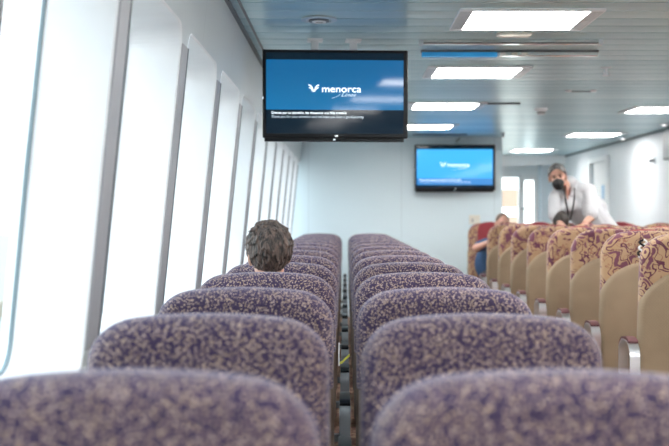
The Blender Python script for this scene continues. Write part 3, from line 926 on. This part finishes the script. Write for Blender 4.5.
def hair_cap(bm, c, rot, s=1.0, thick=0.012, tufts=0, seed=1, low=-0.03, front=0.055, tuft_len=0.03):
    """cap of hair over the skull, back lower than the front, with short locks"""
    rnd = random.Random(seed)
    R = rot; c = Vector(c)
    nu, nv = 32, 14
    r = Vector((0.076 + thick, 0.094 + thick, 0.090 + thick))
    rows = []
    def lowest(ph):     # ph = 0 looks along -Y (face)
        f = (0.5 + 0.5*math.cos(ph))**2.2
        return (1 - f)*(-0.075 + low) + f*front
    for j in range(nv + 1):
        row = []
        for i in range(nu):
            ph = 2*PI*i/nu
            zl = lowest(ph)
            th_end = math.acos(max(-1, min(1, zl/r.z)))
            th = th_end*j/nv
            row.append((math.sin(th)*math.sin(ph)*r.x, -math.sin(th)*math.cos(ph)*r.y, math.cos(th)*r.z, th/th_end))
        rows.append(row)
    def tr(v): return c + R @ (Vector((v[0]*s, (v[1] + 0.012)*s, (v[2] + 0.030)*s)))
    outer = [[bm.verts.new(tr(v)) for v in row] for row in rows[1:]]
    inner = [[bm.verts.new(tr((v[0]*.85, v[1]*.85, v[2]*.85))) for v in row] for row in rows[1:]]
    t1 = bm.verts.new(tr(rows[0][0])); t2 = bm.verts.new(tr((0, 0, r.z*.85)))
    for a, flip in ((outer, False), (inner, True)):
        for p, q in zip(a, a[1:]):
            for i in range(nu):
                f = (p[i], p[(i+1) % nu], q[(i+1) % nu], q[i]); bm.faces.new(f[::-1] if flip else f)
    for i in range(nu):
        bm.faces.new((t1, outer[0][(i+1) % nu], outer[0][i])); bm.faces.new((t2, inner[0][i], inner[0][(i+1) % nu]))
        a, b = outer[-1], inner[-1]; bm.faces.new((a[i], a[(i+1) % nu], b[(i+1) % nu], b[i]))
    for _ in range(tufts):
        ph = rnd.uniform(0, 2*PI); k = rnd.uniform(0.02, 0.98)
        zl = lowest(ph); th = math.acos(max(-1, min(1, zl/r.z)))*k**0.7
        p = Vector((math.sin(th)*math.sin(ph)*r.x, -math.sin(th)*math.cos(ph)*r.y, math.cos(th)*r.z))
        nn = p.normalized()
        sw = Vector((rnd.uniform(-.5, .5), rnd.uniform(-.3, .5), -0.9*(1 - k) - 0.35 if th > 0.5 else rnd.uniform(-.2, .3)))
        dd = (sw - nn*sw.dot(nn)).normalized() + nn*rnd.uniform(0.02, 0.16)
        L = tuft_len*rnd.uniform(0.6, 1.3); tw = 0.0058
        capsule(bm, tr(p - nn*0.004), tr(p + dd*L), tw*s, 0.0016*s, 7, 2)

def eul(rx, ry, rz): return (Matrix.Rotation(rz, 3, 'Z') @ Matrix.Rotation(ry, 3, 'Y') @ Matrix.Rotation(rx, 3, 'X'))

def seated(name, label, cx, cy, face, head_c, s, hair_mat, shirt_mat, skin, hair_kw, rot, arms=None, bulk=0.0):
    """seated figure; face = +1 looks away from the camera, -1 towards it"""
    root = thing(name, (cx, cy, 0), label, 'person')
    def W(x, y, z): return Vector((x, y*face, z))          # local, root at the hips on the deck
    hc = Vector(head_c) - Vector((cx, cy, 0))
    sh = hc.z - 0.225*s
    bm = bmesh.new()
    g = head_shapes(bm, hc, rot, s)
    nb = Vector((hc.x*0.7, hc.y*0.6 - 0.02*face, sh + 0.03*s))
    capsule(bm, nb, hc + rot @ Vector((0, 0.018*s, -0.05*s)), 0.058*s, 0.052*s)
    hip = W(0, 0, 0.60)
    chest = Vector((hc.x*.5, (hip.y + nb.y)/2, sh - 0.13*s))
    capsule(bm, hip, chest, 0.125*s, 0.135*s, flat=0.8); capsule(bm, chest, nb, 0.13*s, 0.06*s, flat=0.8)
    pts = {}
    for q in (-1, 1):
        so = nb + Vector((q*0.165*s, 0, -0.045*s))
        el = so + Vector((q*0.045*s, 0.06*face*s, -0.26*s)); wr = el + Vector((-q*0.06*s, 0.20*face*s, -0.03*s))
        if arms and q in arms: el, wr = Vector(arms[q][0]) - root.location, Vector(arms[q][1]) - root.location
        capsule(bm, nb, so, 0.06*s, 0.058*s)
        limb(bm, [so, el, wr], [0.056*s, 0.042*s, 0.028*s])
        hand(bm, wr, (wr - el), Vector((0, 0, 1)), -q*face, s)
        kn = W(q*0.10*s, 0.36*s, 0.565); an = W(q*0.10*s, 0.40*s, 0.09)
        limb(bm, [hip + Vector((q*0.08*s, 0, 0)), kn, an], [0.088*s, 0.062*s, 0.042*s])
        capsule(bm, W(q*0.10*s, 0.40*s, 0.045), W(q*0.11*s, 0.55*s, 0.035), 0.038*s, 0.030*s)
        pts[q] = (so, el, wr, kn, an)
    voxel('body', bm, skin, root, 0.007)
    bm = bmesh.new()
    k = 0.014
    capsule(bm, hip + Vector((0, 0, -.02)), chest, 0.125*s + k, 0.135*s + k, flat=0.82); capsule(bm, chest, nb - Vector((0, 0, .03*s)), 0.13*s + k, 0.07*s, flat=0.82)
    if bulk: ball(bm, chest + Vector((-.03, 0, -.12)), (0.15 + bulk, 0.15, 0.25))
    for q in (-1, 1):
        so, el = pts[q][0], pts[q][1]
        capsule(bm, nb - Vector((0, 0, .03*s)), so, 0.055*s + k, 0.056*s + k)
        capsule(bm, so, so.lerp(el, 0.62), 0.056*s + k, 0.052*s + k)
    voxel('shirt', bm, shirt_mat, root, 0.009)
    bm = bmesh.new()
    for q in (-1, 1):
        limb(bm, [hip + Vector((q*0.08*s, 0, 0)), pts[q][3], pts[q][4]], [0.105*s, 0.078*s, 0.062*s])
    voxel('trousers', bm, M['trousers'], root, 0.010)
    for q in (-1, 1):
        bm = bmesh.new(); capsule(bm, W(q*0.10*s, 0.39*s, 0.048), W(q*0.11*s, 0.56*s, 0.040), 0.047*s, 0.040*s); from_bm('shoe', bm, M['shoe'], root, True)
    bm = bmesh.new(); hair_cap(bm, hc, rot, s, **hair_kw); voxel('hair', bm, hair_mat, root, 0.0034, 2)
    face_parts(root, g, s, rot)
    return root

# man seated in the window-side column, seen from behind
HX = (269 - 345)*3.98/FPX
seated('person', 'person with tousled dark hair seen from behind, seated by the windows', -0.285, 4.10, 1,
       (HX, 3.98, EYE - 0.150), 0.97, M['hairdark'], M['shirtgrey'], M['skin'], dict(thick=0.012, tufts=900, seed=3, low=-0.028, tuft_len=0.030), eul(math.radians(-8), math.radians(3), PI + math.radians(16)))
# child in the second tan column
seated('person', 'child with short dark hair seen from behind, before the standing man', 2.16, 10.22, 1,
       ((560.5 - 345)*10.05/FPX, 10.05, EYE - 0.075), 0.90, M['hairkid'], M['shirtnavy'], M['skin'], dict(thick=0.012, tufts=160, seed=5, low=0.0, tuft_len=0.02), eul(math.radians(-5), 0, PI))
# man in blue facing the camera at the far end
seated('person', 'man in a blue t-shirt facing the camera, head bowed, far row', 1.76, 12.10, -1,
       ((502.5 - 345)*11.85/FPX, 11.85, EYE - 0.10), 1.0, M['hairshort'], M['shirtblue'], M['skinpale'], dict(thick=0.004, tufts=40, seed=8, low=0.03, tuft_len=0.008, front=0.082), eul(math.radians(8), 0, math.radians(6)),
       arms={-1: ((1.50, 11.72, 0.93), (1.68, 11.60, 1.02))}, bulk=0.09)

# standing man leaning over the seats
root = thing('person', (2.74, 10.36, 0), 'grey-haired man in white shirt and black mask leaning over the seats', 'person')
O = Vector((2.74, 10.36, 0))
def L(x, y, z): return Vector((x, y, z)) - O
hc = L(2.105, 10.12, EYE + 0.375); s = 1.03
rot = eul(math.radians(6), math.radians(-7), math.radians(-14))
bm = bmesh.new()
g = head_shapes(bm, hc, rot, s)
nb = L(2.22, 10.24, 1.60)
capsule(bm, nb, hc + rot @ Vector((0.01, 0.02, -0.055)), 0.062, 0.056)
hip = L(2.72, 10.36, 0.98)
waist = L(2.60, 10.34, 1.14); chest = L(2.37, 10.30, 1.42)
limb(bm, [hip, waist, chest, nb], [0.15, 0.145, 0.165, 0.07])
shR = L(2.10, 10.17, 1.475); elR = L(2.075, 10.06, 1.28); wrR = L(2.10, 9.955, 1.228)
shL = L(2.435, 10.20, 1.545); elL = L(2.42, 10.06, 1.285); wrL = L(2.335, 9.96, 1.228)
arms = ((shR, elR, wrR, -1), (shL, elL, wrL, 1))
for so, el, wr, q in arms:
    capsule(bm, nb + Vector((0.02*q, .02, -.06)), so, 0.055, 0.060)
    limb(bm, [so, el, wr], [0.062, 0.045, 0.030])
    hand(bm, wr, (wr - el).normalized()*0.6 + Vector((0, -0.4, -0.05)), Vector((0, 0, 1)), q, 1.0, 0.75)
lg = []
for q, (kx, ax) in ((-1, (2.69, 2.69)), (1, (2.83, 2.83))):
    kn, an = L(kx, 10.35, 0.52), L(ax, 10.38, 0.09)
    limb(bm, [hip + Vector((q*0.07, 0, -0.04)), kn, an], [0.10, 0.066, 0.044])
    capsule(bm, L(ax, 10.40, 0.05), L(ax, 10.24, 0.035), 0.042, 0.032)
    lg.append((q, kn, an, ax))
voxel('body', bm, M['skin'], root, 0.008)
bm = bmesh.new()
limb(bm, [hip + Vector((0, 0, .03)), waist, chest, nb + Vector((0.030, 0.025, 0.010))], [0.165, 0.165, 0.182, 0.096])
ball(bm, L(2.52, 10.33, 1.38), (0.13, 0.13, 0.12))
for so, el, wr, q in arms:
    capsule(bm, nb + Vector((0.03*q, 0.03, -0.035)), so, 0.078, 0.080)
    capsule(bm, so, so.lerp(el, 0.86), 0.080, 0.076)
    capsule(bm, so.lerp(el, .5), chest + Vector((q*.06, -.06, .0)), 0.06, 0.10)
voxel('shirt', bm, M['shirtwhite'], root, 0.009)
# open collar flaps, lanyard, mask
fd = Vector((-0.12, -1, 0)).normalized()
for q, a, b in ((-1, L(2.145, 10.175, 1.605), L(2.150, 10.085, 1.515)), (1, L(2.300, 10.190, 1.640), L(2.235, 10.080, 1.510))):
    bm = bmesh.new(); capsule(bm, a, b, 0.030, 0.016, 12, 4, 0.35); from_bm('collar', bm, M['shirtwhite'], root, True)
bm = bmesh.new(); capsule(bm, L(2.185, 10.095, 1.575), L(2.195, 10.075, 1.47), 0.036, 0.010, 12, 4, 0.5); from_bm('neck_opening', bm, M['skin'], root, True)
bm = bmesh.new()
for pts in ([(2.165, 10.10, 1.565), (2.165, 10.045, 1.47), (2.185, 10.035, 1.36), (2.20, 10.05, 1.26)], [(2.27, 10.115, 1.575), (2.255, 10.045, 1.47), (2.235, 10.035, 1.36), (2.215, 10.05, 1.26)]):
    tube(bm, [L(*p) for p in pts], 0.008, 6)
from_bm('lanyard', bm, M['mask'], root, True)
bm = bmesh.new()
ball(bm, g(0, -0.062, -0.055), (0.060*s, 0.056*s, 0.050*s), rot); ball(bm, g(0, -0.045, -0.085), (0.050*s, 0.056*s, 0.038*s), rot)
capsule(bm, g(0, -0.098, -0.020), g(0, -0.108, -0.055), 0.017*s, 0.024*s)
for q in (-1, 1): capsule(bm, g(q*.045, -.05, -.045), g(q*.080, 0.0, -.012), 0.006*s, 0.004*s, 8, 3)
voxel('face_mask', bm, M['mask'], root, 0.005, 4)
bm = bmesh.new(); hair_cap(bm, hc, rot, s, thick=0.012, tufts=260, seed=11, low=0.02, tuft_len=0.024, front=0.060); voxel('hair', bm, M['hairgrey'], root, 0.005, 2)
face_parts(root, g, s, rot)
bm = bmesh.new()
for q, kn, an, ax in lg: limb(bm, [hip + Vector((q*0.07, 0, -0.03)), kn, an], [0.118, 0.085, 0.07])
capsule(bm, hip + Vector((-.06, 0, 0)), hip + Vector((.06, 0, 0)), 0.14, 0.14)
voxel('trousers', bm, M['trousers'], root, 0.010)
for q, kn, an, ax in lg:
    bm = bmesh.new(); capsule(bm, L(ax, 10.41, 0.052), L(ax, 10.22, 0.045), 0.051, 0.042); from_bm('shoe', bm, M['shoe'], root, True)

# ------------------------------------------------------------------ small loose things
# paper tag with a yellow strap lying on an armrest in the gap between the purple columns
ty = PROW[4] + 0.10
root = thing('luggage_tag', (0.0, ty, 0.634), 'white paper tag on a yellow strap in the gap between purple seats', 'tag')
bm = bmesh.new(); box(bm, -0.030, -0.024, -0.02, 0.03, 0.0, 0.100, bev=0.002); from_bm('paper_tag', bm, M['white'], root)
bm = bmesh.new()
q = [(-0.028, 0.0, 0.003), (-0.012, -.004, 0.010), (0.0, -.008, 0.024), (0.020, -.01, 0.042)]
vs = [(bm.verts.new((x, y, z)), bm.verts.new((x, y, z + .012)), bm.verts.new((x + .001, y + .004, z + .012)), bm.verts.new((x + .001, y + .004, z))) for x, y, z in q]
for a, b in zip(vs, vs[1:]):
    for j in range(4): bm.faces.new((a[j], a[(j+1) % 4], b[(j+1) % 4], b[j]))
bm.faces.new(vs[0][::-1]); bm.faces.new(vs[-1])
from_bm('strap', bm, M['yellow'], root)

# white and black twisted cord hanging on the second tan headrest
dC = TROW[1] - 0.012
root = thing('twisted_cord', ((642 - 345)*dC/FPX, dC, EYE + (215 - 248)*dC/FPX), 'white and black twisted cord hanging on a paisley headrest', 'cord')
for nm, mt, ph, r in (('white_strand', 'white', 0.0, 0.0055), ('black_strand', 'black', PI, 0.0065)):
    bm = bmesh.new()
    tube(bm, [(0.020*math.sin(ph + 2*PI*1.6*t) + 0.018*(0.5 - t), -0.004 - 0.005*math.cos(ph + 2*PI*1.6*t), 0.048 - 0.10*t) for t in (i/30 for i in range(31))], r, 8)
    from_bm(nm, bm, M[mt], root, True)

# ------------------------------------------------------------------ world, light, camera
w = bpy.data.worlds.new('sky'); sc.world = w; w.use_nodes = True
nt = w.node_tree; bg = nt.nodes['Background']
k = NT(nt)
tc = k.n('ShaderNodeTexCoord'); sx = k.n('ShaderNodeSeparateXYZ'); k.l(tc.outputs['Generated'], sx.inputs[0])
f = k.ramp(sx.outputs[2], -0.05, 0.5)
k.l(k.mix(f, (1.0, 1.0, 0.98), (0.80, 0.92, 1.0)), bg.inputs['Color'])
bg.inputs['Strength'].default_value = 2.4

cam = bpy.data.cameras.new('camera'); co = bpy.data.objects.new('camera', cam); C.objects.link(co)
co.location = (0, 0, EYE); co.rotation_euler = (PI/2, 0, 0)
cam.sensor_width = 36.0; cam.lens = FPX/669*36.0
cam.shift_x = -10.5/669; cam.shift_y = -8/669
cam.dof.use_dof = True; cam.dof.focus_distance = 4.3; cam.dof.aperture_fstop = 2.9; cam.dof.aperture_blades = 9
cam.clip_start = 0.05; cam.clip_end = 1000
sc.camera = co
sc.view_settings.view_transform = 'Standard'
sc.view_settings.look = 'None'
sc.view_settings.exposure = 0.84
try:
    sc.cycles.use_denoising = True
    sc.cycles.max_bounces = 8; sc.cycles.diffuse_bounces = 5; sc.cycles.transparent_max_bounces = 12
    sc.cycles.sample_clamp_indirect = 6.0
except Exception:
    pass
